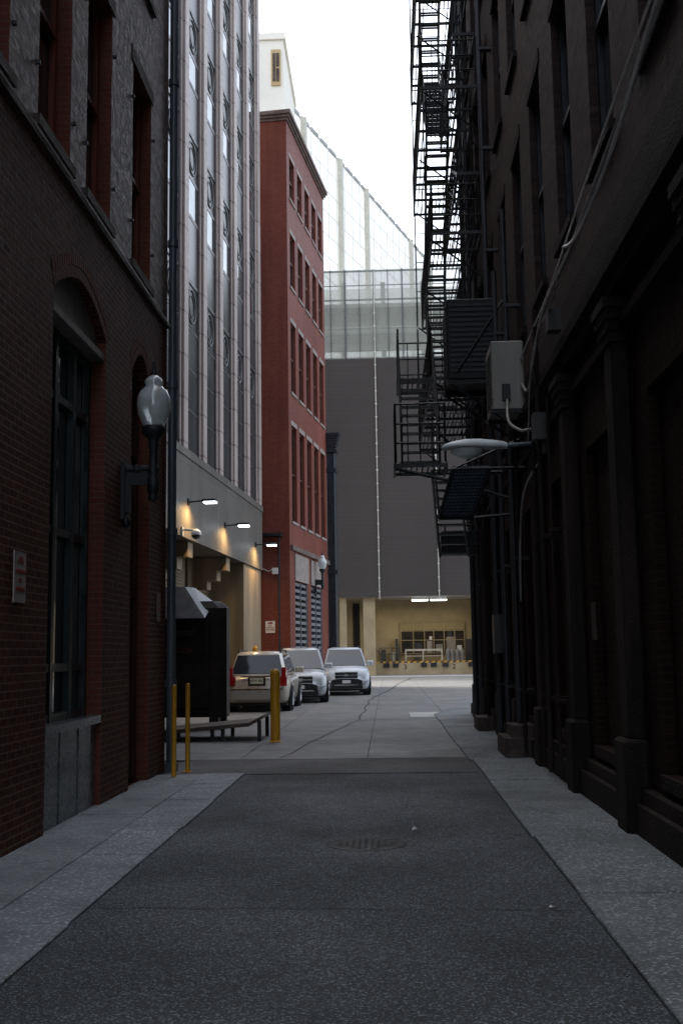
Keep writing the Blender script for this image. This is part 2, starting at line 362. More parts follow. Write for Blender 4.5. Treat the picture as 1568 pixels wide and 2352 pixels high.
for (a,c) in((10.2,12.2),(13.5,14.6)):
    b=B();n=28
    for ring in range(2):
        for i in range(n):
            t0=i/n;t1=(i+.86)/n
            def P(t,o):
                k=(t-.5)*2; return (a+(c-a)*t+k*o*.35,archz(t)+o*(1-.1*abs(k)))
            o0=.01+ring*.13;o1=o0+.115
            p=[P(t0,o0),P(t1,o0),P(t1,o1),P(t0,o1)];x=.004+.003*ring
            b.add([(0,lc(q[0]),q[1]) for q in p]+[(x,lc(q[0]),q[1]) for q in p],[(4,5,6,7),(0,1,5,4),(1,2,6,5),(2,3,7,6),(3,0,4,7)])
    part(b,"brick_arch",m_lred,lb)
b=B();b.box(.001,.03,lc(-10),0,6.5,6.54);part(b,"string_course",m_stone,lb)
b=B();b.cyl((.055,lc(-10),6.53),(.055,-.02,6.53),.012,None,6);part(b,"conduit",m_cable,lb)
pb=B();pb.box(0,.04,-.016,.016,-.016,.02);pinm=pb.mesh("shutter_pin",[m_iron])
for a,c in wins:
    for z0,z1 in zl:
        w_=window(lb,lc((a+c)/2),z0,c-a,z1-z0,1,0,.22,m_glass,m_rframe,m_stone,.11,1,True,True,True)
        if z0<7 and a>7:
            for e in(-1,1):
                for zz in(.5,2.2):part(pinm,"shutter_pin",[],w_,loc=(0,e*((c-a)/2+.08),zz))
g=B();g.box(-.27,-.25,lc(10.22),lc(12.18),1.0,5.05);gw=part(g,"window",m_glass,lb)
f=B()
for u in (10.2,10.86,11.52,12.1):f.box(-.245,-.17,lc(u),lc(u)+.09,1.0,5.04)
for z in (1.0,1.5,2.9,4.3,4.96):f.box(-.244,-.18,lc(10.2),lc(12.19),z,z+.08)
part(f,"frame",m_wframe,gw)
f=B();P=[(10.2+2*i/16,archz(i/16)) for i in range(17)]
f.poly([(-.10,lc(10.2),5.1),(-.10,lc(12.2),5.1)]+[(-.10,lc(u),z-.005) for u,z in reversed(P)]);f.box(-.26,-.02,lc(10.2),lc(12.2),5.05,5.13)
part(f,"arch_panel",m_tymp,gw)
f=B();f.box(-.28,-.06,lc(10.21),lc(12.19),.02,.92);f.box(-.28,-.0,lc(10.21),lc(12.19),.92,1.0);
for u in(10.85,11.5):f.box(-.06,-.05,lc(u),lc(u)+.015,.02,.92)
part(f,"granite_base",m_pol,gw)
f=B();f.box(-.26,-.2,lc(13.5),lc(14.6),.05,5.62);f.box(-.2,-.16,lc(13.5),lc(13.62),.05,4.9);f.box(-.2,-.16,lc(14.48),lc(14.6),.05,4.9);f.box(-.2,-.15,lc(13.62),lc(14.48),2.4,2.52);f.box(-.2,-.15,lc(13.62),lc(14.48),4.3,4.42)
for z in (.3,1.4):f.box(-.2,-.18,lc(13.75),lc(14.35),z,z+.85)
part(f,"door",m_brframe,lb)
b=B();b.cyl((.07,.08,0.1),(.07,.08,LH),.065,None,12)
for z in (1.2,3.4,5.6,7.8,10.4,13,16):b.cyl((.07,.08,z),(.07,.08,z+.1),.085,None,12);b.box(0,.1,.02,.06,z,z+.06)
b.box(.0,.16,0,.18,.0,.12)
part(b,"drainpipe",m_pipe,lb)
def text(s,size,mat,parent,loc,rot,name="lettering",ext=.002,off=0):
    cu=bpy.data.curves.new("t",'FONT');cu.body=s;cu.size=size;cu.extrude=ext;cu.align_x='CENTER';cu.align_y='CENTER';cu.offset=off
    t=bpy.data.objects.new("t",cu);COL.objects.link(t);bpy.context.view_layer.update()
    me=bpy.data.meshes.new_from_object(t.evaluated_get(bpy.context.evaluated_depsgraph_get()));bpy.data.objects.remove(t)
    me.materials.clear();me.materials.append(mat);me.name=name
    o=bpy.data.objects.new(name,me);COL.objects.link(o);o.parent=parent;o.location=loc;o.rotation_euler=rot;return o
def sign(loc,w,h,facing,lines,label,pm=None):
    r=root("sign",loc,label,"sign",rz=facing)
    b=B();b.box(-w/2,w/2,0,.012,0,h);part(b,"plate",pm or m_dull,r)
    b=B();t=.005
    b.box(-w/2,w/2,-.003,-.001,0,t);b.box(-w/2,w/2,-.003,-.001,h-t,h);b.box(-w/2,-w/2+t,-.003,-.001,t,h-t);b.box(w/2-t,w/2,-.003,-.001,t,h-t)
    b.box(-w*.25,w*.25,-.004,-.001,h*.76,h*.84);b.box(-w*.12,w*.2,-.004,-.001,h*.84,h*.9);part(b,"emblem",m_redp,r)
    for i,(s_,sz) in enumerate(lines):text(s_,sz,m_redp,r,(0,-.004,h*(.60-i*.17)),(math.pi/2,0,0),off=.001)
    return r
sign((LX+.02,9.35,2.12),.3,.45,math.pi/2,[("WARNING",.055),("NO",.06),("PARKING",.055)],"pale metal warning sign with red lettering on brick wall")
sign((LX+.02,15.15,2.12),.2,.4,math.pi/2,[("NO",.05),("PARKING",.038)],"small grey and red sign beside the drainpipe",plain("tarnished_plate",(.16,.15,.14),.5,var=.2))
# ------------------------------------------------------------------ wall lanterns
m_frost=plain("frosted_globe_glass",(.78,.84,.84),.12,var=.12,sc=6,coat=1);_b=m_frost.node_tree.nodes["Principled BSDF"];_b.inputs["Subsurface Weight"].default_value=.4;_b.inputs["Subsurface Radius"].default_value=(.2,.2,.2);_b.inputs["Transmission Weight"].default_value=.35
def lantern(loc,label):
    r=root("wall_lantern",loc,label,"street lamp",group="globe wall lanterns")
    b=B()
    b.lathe((0,0,0),[(0,0),(.05,.02),(.07,.06),(.05,.1),(.075,.14),(.075,.3),(.055,.33),(.085,.4),(.06,.44),(.05,.66),(.07,.7),(.055,.74),(.08,.80),(.14,.86),(.15,.93),(.12,.95),(0,.96)],14)
    b.cyl((-.36,0,.42),(0,0,.42),.05,.04,10);b.box(-.34,-.03,-.03,.03,.22,.40)
    b.lathe((-.2,0,.36),[(0,0),(.06,.02),(.06,.1),(0,.12)],10)
    part(b,"bracket",m_iron,r)
    b=B();b.box(-.39,-.33,-.09,.09,-.2,.50);b.box(-.33,-.28,-.06,.06,-.12,.3);b.lathe((-.33,0,-.32),[(0,0),(.05,.04),(.06,.1),(.04,.14)],10);part(b,"wall_plate",m_iron,r)
    b=B();b.lathe((0,0,.94),[(.10,0),(.14,.04),(.185,.14),(.208,.26),(.2,.37),(.165,.45),(.12,.49),(.10,.52),(.115,.56),(.10,.60),(.055,.64),(.03,.655)],28);part(b,"globe",m_frost,r)
    b=B();b.lathe((0,0,1.59),[(.035,0),(.045,.03),(.02,.05),(.03,.09),(.012,.12),(.02,.15),(0,.2)],10);part(b,"finial",m_iron,r)
    return r
ln=lantern((-2.82,13.05,3.5),"black iron wall lantern with frosted acorn globe on brick")
# ------------------------------------------------------------------ grey granite tower
ga=-math.atan(.0587)
gr=root("office_building",(-5.13,44,0),"tall grey granite office building with vertical piers and glass strips","building",rz=ga)
b=B()
b.box(-10,-.1,-17,0,7.4,40,0)
b.box(-10,.12,-17,.0,5.02,7.4,1)
b.box(-10,-1.3,-17,-3.7,0,5.02,2)
b.box(-10,.05,-3.7,0,0,5.0,2)
b.box(-10,.16,-17,.02,7.401,7.62,1)
part(b,"wall",[m_gran,m_granb,m_cream],gr)
piers=[-15.5,-13,-10.5,-8,-5.5,-3,-.5]
for p in piers:
    b=B();b.cbox(-.12,.08,p-.46,p+.46,7.63,40,.015);b.cbox(.07,.16,p-.30,p+.22,7.63,40,.02);part(b,"pier",m_gran,gr)
rings=[12.3,17.1,21.2,25.0,28.8,32.8,36.8]
segs=[(7.7,11.55)]+[(rings[i]+.72,rings[i+1]-.72) for i in range(len(rings)-1)]
tor=B()
for R_,rr in((.52,.026),(.34,.015)):
    n=28
    for i in range(n):
        t0=2*math.pi*i/n;t1=2*math.pi*(i+1)/n
        tor.cyl((.0,R_*math.cos(t0),R_*math.sin(t0)),(.0,R_*math.cos(t1),R_*math.sin(t1)),rr,None,6,0,False)
torm=tor.mesh("ring_ornament",[m_ring])
for k,(p0,p1) in enumerate(zip(piers[:-1],piers[1:])):
    uc=(p0+p1)/2;w=1.56
    for j,(z0,z1) in enumerate(segs):
        zm=z0+(z1-z0)*.62
        if z0<12:window(gr,uc,z0,w,z1-z0,1,.0,.0,m_gspan,m_alu,m_alu,.06,1,False,False,False,3,ft=.022)  # lowest windows take dark glass: darker reflections put into the colour
        else:
            window(gr,uc,z0,w,zm-z0,1,.0,.0,m_gspan,m_alu,m_alu,.06,1,False,False,False,1,ft=.022)
            window(gr,uc,zm,w,z1-zm,1,.0,.0,m_gglass,m_alu,m_alu,.06,1,False,False,False,1,ft=.022)
    for zr in rings:
        q=B();q.box(-.08,-.01,uc-w/2,uc+w/2,zr-.7,zr+.7);q.box(-.009,.02,uc-w/2,uc+w/2,zr-.72,zr-.66);q.box(-.009,.02,uc-w/2,uc+w/2,zr+.66,zr+.72);sp=part(q,"spandrel",m_gspan,gr)
        part(torm,"ring_ornament",[],sp,loc=(.005,uc,zr))
for y0,y1 in((-16.6,-12.1),(-11.4,-7.9),(-7.2,-3.9)):
    b=B();z=0.03
    while z<4.9:b.box(-1.29,-1.2,y0,y1,z,z+.085);b.box(-1.29,-1.23,y0,y1,z+.085,z+.11);z+=.11
    part(b,"roller_shutter",m_shut,gr)
for p in(-11.75,-6.2):
    b=B();b.box(-1.2,-.02,p-.3,p+.3,4.55,5.0);b.box(-1.2,-.35,p-.3,p+.3,4.2,4.55);b.box(-1.2,-.7,p-.3,p+.3,3.9,4.2);part(b,"corbel",m_cream,gr)
for p in(-12.1,-7.9+.0):
    b=B();b.box(-1.3,-.9,p+.02,p+.68,0,3.9);part(b,"stone_pier",m_cream,gr)
m_led=emis("cool_led",(.85,.93,1),14)
gl=None
def g2w(x,y): 
    c,s_=math.cos(ga),math.sin(ga);return(-5.13+x*c-y*s_,44+x*s_+y*c)
for k,(yy,zz) in enumerate(((-12.6,6.1),(-7.4,6.0),(-1.6,5.9))):
    X,Y=g2w(.12,yy)
    if gl is None:
        gl=root("wall_light",(X,Y,zz),"lit LED lamp head on short arm on granite wall","wall light",rz=ga,group="LED wall lights")
        b=B();b.box(0,.04,-.1,.1,-.1,.1);b.cyl((.02,0,0),(.5,0,.03),.025);part(b,"arm",m_ironb,gl)
        b=B();b.cbox(.42,.85,-.14,.14,-.01,.07,.02);part(b,"housing",m_ironb,gl)
        b=B();b.box(.48,.83,-.12,.12,-.05,-.012);part(b,"lens",m_led,gl)
    else: clone(gl,(X,Y,zz))
    L=bpy.data.lights.new("wall_light_glow",'SPOT');L.energy=260;L.color=(1,.60,.22);L.spot_size=math.radians(150);L.spot_blend=.9;L.shadow_soft_size=.12
    lo=bpy.data.objects.new("wall_light_glow",L);COL.objects.link(lo);lo.location=(X+.5,Y-.1,zz-.1);lo.rotation_euler=(0,math.radians(25),0)
X,Y=g2w(.12,-13.4)
r=root("security_camera",(X,Y,5.05),"white dome security camera on grey wall bracket","security camera")
b=B();b.box(0,.05,-.08,.08,-.02,.22);b.cyl((.03,0,.15),(.42,0,.12),.035);b.lathe((.42,0,-.02),[(.15,0),(.16,.05),(.12,.12),(.04,.17),(0,.17)],16);part(b,"housing",m_white,r)
b=B();b.lathe((.42,0,-.14),[(0,0),(.07,.02),(.12,.07),(.13,.12)],16);part(b,"dome",m_glass,r)
# ------------------------------------------------------------------ red brick building
ra=-math.atan(.13)
rb=root("brick_building",(-3.98,45,0),"red brick building with stone cornice and rows of windows","building",rz=ra)
cols_=[1.05,2.7,4.35,6.0,7.6];rows_=[(7.2,11.35),(12.8,15.9),(17.5,19.9),(21.5,23.4)]
hs=[(c-.5,c+.5,z0,z1) for c in cols_ for z0,z1 in rows_]+[(1.0,3.6,.15,4.7),(4.4,7.0,.15,4.7)]
b=B();wall(b,0,1,0,8.6,0,24.9,hs,.25,0,0)
b.quad((0,0,0),(-9,0,0),(-9,0,24.9),(0,0,24.9),0);b.quad((0,8.6,0),(-9,8.6,0),(-9,8.6,24.9),(0,8.6,24.9),0)
b.quad((-.4,.05,0),(-.4,8.5,0),(-.4,8.5,24.6),(-.4,.05,24.6),1)
part(b,"wall",[m_red,m_int],rb)
b=B()
for k,(o,z0,z1) in enumerate(((.06,24.85,24.96),(.14,24.961,25.08),(.22,25.081,25.25))):b.box(-9,o,-o,8.6+o*.5,z0,z1)
part(b,"cornice",m_rstone,rb)
b=B();b.box(-9,-.2,.3,8.4,25.25,25.5);part(b,"roof",m_rstone,rb)
for c in cols_:
    for i,(z0,z1) in enumerate(rows_):window(rb,c,z0,1.0,z1-z0,1,0,.18,m_rglass,m_brframe,m_concbeam,.07,1,True,True,True,1)
for y0 in(1.0,4.4):
    b=B();z=.2
    while z<4.6:b.box(-.15,-.06,y0+.08,y0+2.52,z,z+.13);z+=.27
    b.box(-.2,-.02,y0,y0+.08,.15,4.7);b.box(-.2,-.02,y0+2.52,y0+2.6,.15,4.7);b.box(-.2,-.02,y0+1.27,y0+1.33,.15,4.7)
    part(b,"louvred_door",m_louv,rb)
    b=B();b.box(.002,.05,y0-.1,y0+2.7,4.72,5.85);part(b,"fascia_panel",m_concbeam,rb)
b=B();b.box(.002,.12,0.1,8.6,5.95,6.15);part(b,"string_course",m_rstone,rb)
b=B();b.cyl((-.45,-.06,0),(-.45,-.06,6.5),.04);b.box(-1.9,-.3,-.4,-.0,6.5,6.62);b.box(-1.9,-1.8,-.4,-.0,6.0,6.5);part(b,"canopy_bracket",m_ironb,rb)
c_,s_=math.cos(ra),math.sin(ra)
def r2w(x,y):return(-3.98+x*c_-y*s_,45+x*s_+y*c_)
X,Y=r2w(-.6,-.03)
r=root("security_camera",(X,Y,5.05),"small white camera box on red brick wall","security camera",rz=ra)
b=B();b.box(-.12,.12,-.14,0,-.12,.14);part(b,"housing",m_white,r)
b=B();b.tube([(-.1,-.05,.1),(-.3,-.05,.0),(-.6,-.03,.15),(-.9,-.02,.25)],.015);part(b,"cable",m_cable,r)
X,Y=r2w(-.85,-.02)
sign((X,Y,2.5),.42,.5,ra,[("NO",.1),("PARKING",.085),("ANYTIME",.08)],"white sign with red lettering on red brick wall",m_white)
X,Y=r2w(.38,5.2);clone(ln,(X,Y,4.55),ra,"black iron wall lantern with acorn globe above louvred doors")
X,Y=r2w(0,8.65)
b=B();b.cbox(-.05,.42,0,.5,0,11.6,.05);b.box(-.1,.5,-.06,.56,0,1.0);b.box(-.12,.52,-.08,.58,11.6,11.75)
for k in range(6):b.box(-.05-.03*k,.42+.05*k,-.03*k,.5,11.75+k*.14,11.88+k*.14)
for z in(5.5,10.6):b.box(-.09,.48,-.05,.5,z,z+.2)
b.box(.05,.32,-.02,0,1.3,5.2);b.box(.05,.32,-.02,0,6.0,10.3)
thing(b,"cast_iron_pilaster",m_ironb,"tall black cast iron pilaster with stepped capital beside brick building","pilaster",(X,Y,0),rz=ra)
# ------------------------------------------------------------------ garage
gg=root("parking_garage",(0,78,0),"large dark mesh clad parking garage above a loading dock","building")
b=B();b.box(-14,22,0,.15,5.6,23.1,0);part(b,"mesh_cladding",m_garage,gg)
b=B();b.box(-14,22,.2,14,5.6,23.0,0);b.box(-14,-4.9,.16,12,0,5.598,1);b.box(7.2,22,.16,12,0,5.598,1);part(b,"wall",[m_gbody,m_dock],gg)
b=B();b.quad((-14,.05,23.1),(22,.05,23.1),(22,.05,29.9),(-14,.05,29.9));part(b,"upper_screen",m_gmesh,gg)
b=B();b.quad((-14,9,23.1),(22,9,23.1),(22,9,31.5),(-14,9,31.5));part(b,"added_sky_veil",m_gmesh2,gg)  # added sheet behind the decks, dims the sky seen through the upper screen
b=B()
for x in [-13.25+1.06*i for i in range(34)]:
    t=.05 if round((x+13.25)/1.06)%2==0 else .022
    b.box(x-t,x+t,-.05,.04,23.1,29.9)
for z in(23.15,23.7,24.3,24.9,25.4,26.5,27.6,28.7,29.8):
    t=.06 if z in(23.15,25.4,27.6,29.8) else .03
    b.box(-14,22,.06,.14,z-t,z+t)
part(b,"screen_frame",m_alu,gg)
for z,h in((25.3,.35),(27.3,.3)):
    b=B();b.box(-14,22,1,6,z,z+h);part(b,"parking_deck",m_gbody,gg)
for x in range(-12,22,3):
    b=B();b.box(x,x+.35,2,2.4,23.1,29.6);part(b,"deck_column",m_gbody,gg)
for x in(-9.0,-4.75,-.5,3.75,8.0):
    b=B();b.cyl((x,-.12,5.4),(x,-.12,29.9),.03)
    for i in range(24):b.box(x-.065,x+.065,-.14,0,5.9+i*.98,5.97+i*.98)
    part(b,"cable_stay",m_palepost,gg)
b=B();b.box(-4.9,7.2,6.3,6.5,0,5.598,0);b.box(-4.9,-.9,2.0,6.3,0,.9,0)
part(b,"dock_back_wall",m_dock,gg)
b=B();b.box(-.85,7.2,2.0,6.3,0,.95);part(b,"dock_platform",m_dock,gg)
for x in(-3.4,-1.7):b=B();b.box(x,x+(.5 if x<-2 else .85),.5,1.2,0,5.59);part(b,"column",m_dock,gg)
b=B();b.box(-2.6,-2.1,6.2,6.29,.9,5.4);part(b,"dark_doorway",m_int,gg)
b=B()
x=-.85
while x<7.0:
    b.add([(x,1.99,.86),(x+.22,1.99,.86),(x+.34,1.99,.96),(x+.12,1.99,.96)],[(0,1,2,3)],0);b.add([(x+.22,1.991,.86),(x+.44,1.991,.86),(x+.56,1.991,.96),(x+.34,1.991,.96)],[(0,1,2,3)],1);x+=.44
part(b,"hazard_stripe",[m_yel,m_black],gg)
for x in(-.3,.35,2.4,3.1,3.95,5.8):b=B();b.box(x,x+.42,1.85,1.985,.55,.84);part(b,"dock_bumper",m_black,gg)
text("3",.5,m_black,gg,(1.25,1.98,.55),(math.pi/2,0,0));text("2",.5,m_black,gg,(4.78,1.98,.55),(math.pi/2,0,0))
w_=B();w_.box(1.0,5.9,6.2,6.28,1.5,3.9);ow=part(w_,"office_window",glassmat("office_glass",(.03,.022,.015),.2,.4),gg)
w_=B()
for x in(1.0,1.95,2.8,3.5,4.3,5.1,5.85):w_.box(x,x+.06,6.1,6.2,1.5,3.9)
for z in(1.5,2.5,3.2,3.85):w_.box(1.0,5.9,6.11,6.19,z,z+.05)
part(w_,"frame",m_dock,ow)
w_=B();w_.box(1.06,5.84,6.2-.02,6.199,3.27,3.84);part(w_,"lit_transom",emis("warm_lit_transom",(.25,.2,.09),.1),ow)
for x,z,w,h,m in((2.1,1.6,.5,.7,m_jb),(3.0,1.55,.4,.9,m_ac),(3.7,1.6,.5,.6,m_ac),(4.5,1.55,.7,1.2,m_concbeam),(1.3,1.6,.4,1.2,m_int),(5.3,1.6,.35,.5,m_white),(3.2,2.5,.2,.3,m_white),(4.6,2.8,.3,.35,m_jb)):bx("office_furniture",m,gg,x,x+w,6.12,6.195,z,z+h)
for x,w,h,m in((-.5,.35,.9,m_jb),(.25,.3,.7,m_ac),(5.9,.5,1.6,m_jb),(.6,.2,1.7,m_jb),(2.0,.5,.5,m_ac)):bx("dock_box",m,gg,x,x+w,5.5,6.0,.951,.95+h)
b=B();b.box(1.3,4.1,4.5,5.2,1.7,1.85);b.box(1.3,1.4,4.5,5.2,.95,1.7);b.box(4.0,4.1,4.5,5.2,.95,1.7);b.box(2.6,2.7,4.5,5.2,.95,1.7);b.box(1.3,4.1,4.6,5.1,1.3,1.36)
thing(b,"workbench",plain("off_white_bench",(.45,.43,.38),.5,var=.2),"white shelf bench standing on loading dock","workbench",(0,78,0))
for i in range(4):
    b=B();b.cyl((0,0,0),(0,0,.75),.16,None,12);b.lathe((0,0,.75),[(.16,0),(.1,.08),(.04,.12),(.04,.2),(0,.2)],12)
    thing(b,"gas_cylinder",m_louv,"grey metal cylinder standing on loading dock","gas cylinder",(4.5+.36*i,82.6,.95),group="cylinders on the dock")
b=B()
for x in(-.7,.2,.75):b.cyl((x,0,0),(x,0,1.0),.035)
b.cyl((-.7,0,1),(.75,0,1),.035);b.cyl((-.7,0,.55),(.75,0,.55),.03);b.cyl((-1.0,0,.95),(-.2,0,.1),.03)
thing(b,"dock_railing",m_jb,"low safety rail at the edge of loading dock","railing",(.1,80.3,.95))
m_tube=emis("fluorescent_tube",(.9,1,.92),9)
for i in range(2):
    r=root("fluorescent_light",(2.4+1.35*i,79.3,5.3),"lit fluorescent tube fixture under garage ceiling","ceiling light",group="fluorescent lights")
    b=B();b.box(-.6,.6,-.12,.12,.08,.29);part(b,"housing",m_white,r);b=B();b.box(-.58,.58,-.1,.1,.0,.079);part(b,"tube",m_tube,r)
for x in(0,4):
    L=bpy.data.lights.new("dock_light",'AREA');L.energy=55;L.color=(1,.86,.56);L.size=2.5
    lo=bpy.data.objects.new("dock_light",L);COL.objects.link(lo);lo.location=(x,81,5.1)
sa=math.atan2(35.4,12.06)
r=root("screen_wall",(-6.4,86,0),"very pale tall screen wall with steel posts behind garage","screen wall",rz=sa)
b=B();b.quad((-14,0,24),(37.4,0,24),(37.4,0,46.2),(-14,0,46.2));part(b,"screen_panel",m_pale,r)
for d in(0,8.4,15.4,29.6,36.9):
    b=B();b.box(d-.2,d+.2,-.5,-.1,20,46.1);part(b,"post",m_palepost,r)
b=B()
for z in range(26,46,2):b.box(-14,37.3,-.04,-.01,z,z+.05)
for x in range(-12,37,2):b.box(x,x+.05,-.08,-.041,24,46.1)
part(b,"panel_grid",plain("pale_panel_joint",(.72,.72,.66),.6,var=.05),r)
b=B();x=-2
while x<37:b.box(x,x+1.6,-.1,.1,46.1,46.4);b.box(x+1.6,x+2.1,-.05,.05,46.1,46.2);x+=2.1
part(b,"top_rail",plain("grey_rail",(.4,.41,.42),.6,var=.2),r)
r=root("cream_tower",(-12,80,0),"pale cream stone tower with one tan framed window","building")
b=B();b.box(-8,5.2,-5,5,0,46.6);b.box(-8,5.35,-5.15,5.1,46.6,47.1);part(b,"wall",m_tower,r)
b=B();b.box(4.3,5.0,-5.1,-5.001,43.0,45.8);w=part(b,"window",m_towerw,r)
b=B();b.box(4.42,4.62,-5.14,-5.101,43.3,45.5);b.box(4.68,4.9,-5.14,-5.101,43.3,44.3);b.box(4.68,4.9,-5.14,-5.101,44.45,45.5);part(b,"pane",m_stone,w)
# ------------------------------------------------------------------ right building (faces -x)
RX=2.3;RH=24
rr=root("brick_building",(RX,29,0),"sooty dark brick building with pilasters and tall windows","building")
def rc(y):return y-29
wr=[6.2+2.25*i for i in range(-3,10)]
zr=[(6.75,9.9),(11.4,14.2),(15.7,18.4),(19.8,22.4)]
holesR=[(rc(y-.55),rc(y+.55),a,c) for y in wr for a,c in zr]
pil=[-1.5,1.4,4.3,7.2,10.15,12.95,15.8,18.6,21.5,24.4,27.3]
holesL=[(rc(p+.9),rc(p+2.2),.6,3.9) for p in pil[:-1]]
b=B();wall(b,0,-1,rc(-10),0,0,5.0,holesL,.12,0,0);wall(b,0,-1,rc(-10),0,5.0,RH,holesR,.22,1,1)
b.quad((0,0,0),(14,0,0),(14,0,RH),(0,0,RH),1);b.quad((0,rc(-10),0),(14,rc(-10),0),(14,rc(-10),RH),(0,rc(-10),RH),0);b.quad((0,0,RH),(14,0,RH),(14,rc(-10),RH),(0,rc(-10),RH),0)
b.quad((.5,rc(-10),0),(.5,-.05,0),(.5,-.05,RH-.1),(.5,rc(-10),RH-.1),2)
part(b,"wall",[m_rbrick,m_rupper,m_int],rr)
for p in holesL:
    q=B();u0,u1=p[0],p[1];q.box(.1,.14,u0,u1,.6,3.9);w=part(q,"blocked_window",m_rbrick,rr)
    q=B();q.box(-.04,.09,u0-.05,u1+.05,.48,.598);part(q,"sill",m_dstone,w)
for y in wr:
    for a,c in zr:window(rr,rc(y),a,1.1,c-a,-1,0,.17,m_rwglass,m_ironb,m_dstone,.09,1,True,True,True,sp=.07,lp=.02)
b=B();b.box(-.14,-.001,rc(-10),-.0,5.0,5.12);b.box(-.22,-.001,rc(-10),0,5.121,5.26);b.box(-.10,-.001,rc(-10),0,4.62,4.72);b.box(-.06,-.001,rc(-10),0,5.261,5.9);part(b,"belt_course",m_dstone,rr)
b=B();b.box(-.16,-.001,rc(-10),0,.0,.30);b.box(-.10,-.001,rc(-10),0,.301,.42);part(b,"plinth",m_dstone,rr)
for p in pil:
    b=B();u=rc(p);b.cbox(-.17,-.002,u-.17,u+.17,.86,4.5,.025);b.cbox(-.23,-.002,u-.23,u+.23,.0,.85,.03)
    for k in range(4):b.box(-.19-.02*k,-.002,u-.19-.03*k,u+.19+.03*k,4.5+k*.1,4.597+k*.1)
    part(b,"pilaster",m_dstone,rr)
b=B();b.box(-.34,.0,rc(-10),.3,RH-.5,RH+.2);part(b,"cornice",m_dstone,rr)
for y,r_,z1 in((20.6,.05,RH),(22.9,.035,14),(16.9,.03,5.2),(14.3,.035,6.2),(17.6,.04,9),(24.6,.05,20),(26.2,.06,RH),(14.9,.02,5.0),(19.2,.045,8.5),(13.5,.02,4.8)):
    b=B();b.cyl((-.24,rc(y),.1),(-.24,rc(y),z1),r_,None,8)
    z=1
    while z<z1:b.box(-.26,-.0,rc(y)-.06,rc(y)+.06,z,z+.05);z+=2.1
    part(b,"conduit",m_dstone if r_<.04 else m_dpipe,rr)
for y,z,w,h in((13.9,4.35,.2,.35),(20.0,1.6,.4,.7),(12.4,5.35,.2,.25)):bx("junction_box",m_jb,rr,-.36,-.2,rc(y),rc(y)+w,z,z+h)
b=B();b.box(-.55,-.001,rc(16.9),rc(18.1),.042,.32);b.box(-.42,-.001,rc(17.1),rc(17.9),.321,.5);part(b,"door_step",m_stone,rr)
b=B();b.box(-.5,-.001,rc(22.6),rc(23.6),.042,.3);part(b,"door_step",m_stone,rr)
b=B();b.box(-.012,0,-.11,.11,0,.42);b.box(-.015,-.0121,-.09,.09,.02,.025)
thing(b,"sign",m_stone,"small faded plate sign on sooty brick wall","sign",(RX-.002,12.25,1.75))
def cab(pts,r,name,mat,label):
    P=[Vector(p) for p in pts];out=[]
    for i in range(len(P)-1):
        p0=P[max(i-1,0)];p1=P[i];p2=P[i+1];p3=P[min(i+2,len(P)-1)]
        for k in range(8):
            t=k/8;out.append(.5*((2*p1)+(p2-p0)*t+(2*p0-5*p1+4*p2-p3)*t*t+(3*p1-p0-3*p2+p3)*t**3))
    out.append(P[-1]);b=B();b.tube(out,r,6);return thing(b,name,mat,label,"cable")
cab([(1.9,3,6.1),(1.88,5,6.1),(1.84,6.7,5.85),(1.78,8,5.42),(1.76,9.4,5.32),(1.86,10.7,5.7),(2.02,11.3,5.95)],.017,"cable",m_cable,"thin pale loose cable sagging along dark wall")
cab([(2.0,2,6.5),(1.96,6,6.15),(1.92,8,5.85),(1.92,10.5,5.68),(1.96,13,5.7),(2.05,15,5.3),(2.08,16,5.6)],.022,"cable",m_gcable,"grey cable bundle sagging along dark brick wall")
cab([(1.96,2,6.7),(1.94,6.5,6.25),(1.92,9.5,5.97),(2.0,12.5,5.9),(2.06,15,5.98),(2.12,19,6.0)],.013,"cable",m_cable,"thin grey cable running along wall ledge")
cab([(2.0,11.4,5.9),(1.96,12.3,5.6),(1.96,13.3,5.62),(2.0,14.4,5.4),(2.05,15.3,4.6)],.012,"cable",m_gcable,"grey cable drooping toward street lamp arm")
cab([(1.85,15.95,5.35),(1.82,15.6,4.95),(1.95,15.3,4.75),(2.12,15.2,4.7),(2.2,15.2,4.2)],.022,"cable",m_ac,"thick grey flexible conduit below air conditioner")
cab([(2.2,15.3,4.3),(2.0,15.6,3.9),(2.02,16.4,3.2),(2.05,16.8,2.4)],.016,"cable",m_gcable,"grey cable hanging below street lamp arm")
r=root("air_conditioner",(1.88,16.0,5.23),"beige wall mounted air conditioner unit on bracket","air conditioner")
b=B();b.cbox(-.24,.24,0,.9,0,1.04,.015);part(b,"casing",m_ac,r)
b=B();b.box(-.1,.02,-.07,-.001,.12,.36);part(b,"service_cover",m_iron,r)
b=B();b.box(-.28,.26,.02,.06,-.06,-.001);b.box(-.28,.26,.8,.84,-.06,-.001);b.bar((-.26,.04,-.03),(.4,.04,-.5),.03);b.bar((-.26,.82,-.03),(.4,.82,-.5),.03);part(b,"bracket",m_iron,r)
b=B()
for i in range(12):b.box(-.25,-.241,.08,.82,.1+i*.07,.13+i*.07)
part(b,"grille",m_iron,r)
r=root("rooftop_condenser",(1.66,19.5,6.6),"large black louvred condenser box on wall bracket","condenser")
b=B();b.cbox(-.46,.46,0,1.2,0,1.5,.02);part(b,"casing",m_dac,r)
b=B()
for i in range(14):b.box(-.40,.40,-.015,-.001,.12+i*.095,.17+i*.095);b.box(-.475,-.461,.1,1.1,.12+i*.095,.17+i*.095)
part(b,"grille",m_iron,r)
b=B();b.box(-.5,.6,.05,.11,-.09,-.001);b.box(-.5,.6,1.1,1.16,-.09,-.001);b.bar((.62,-.03,1.5),(-.3,-.03,.1),.04)
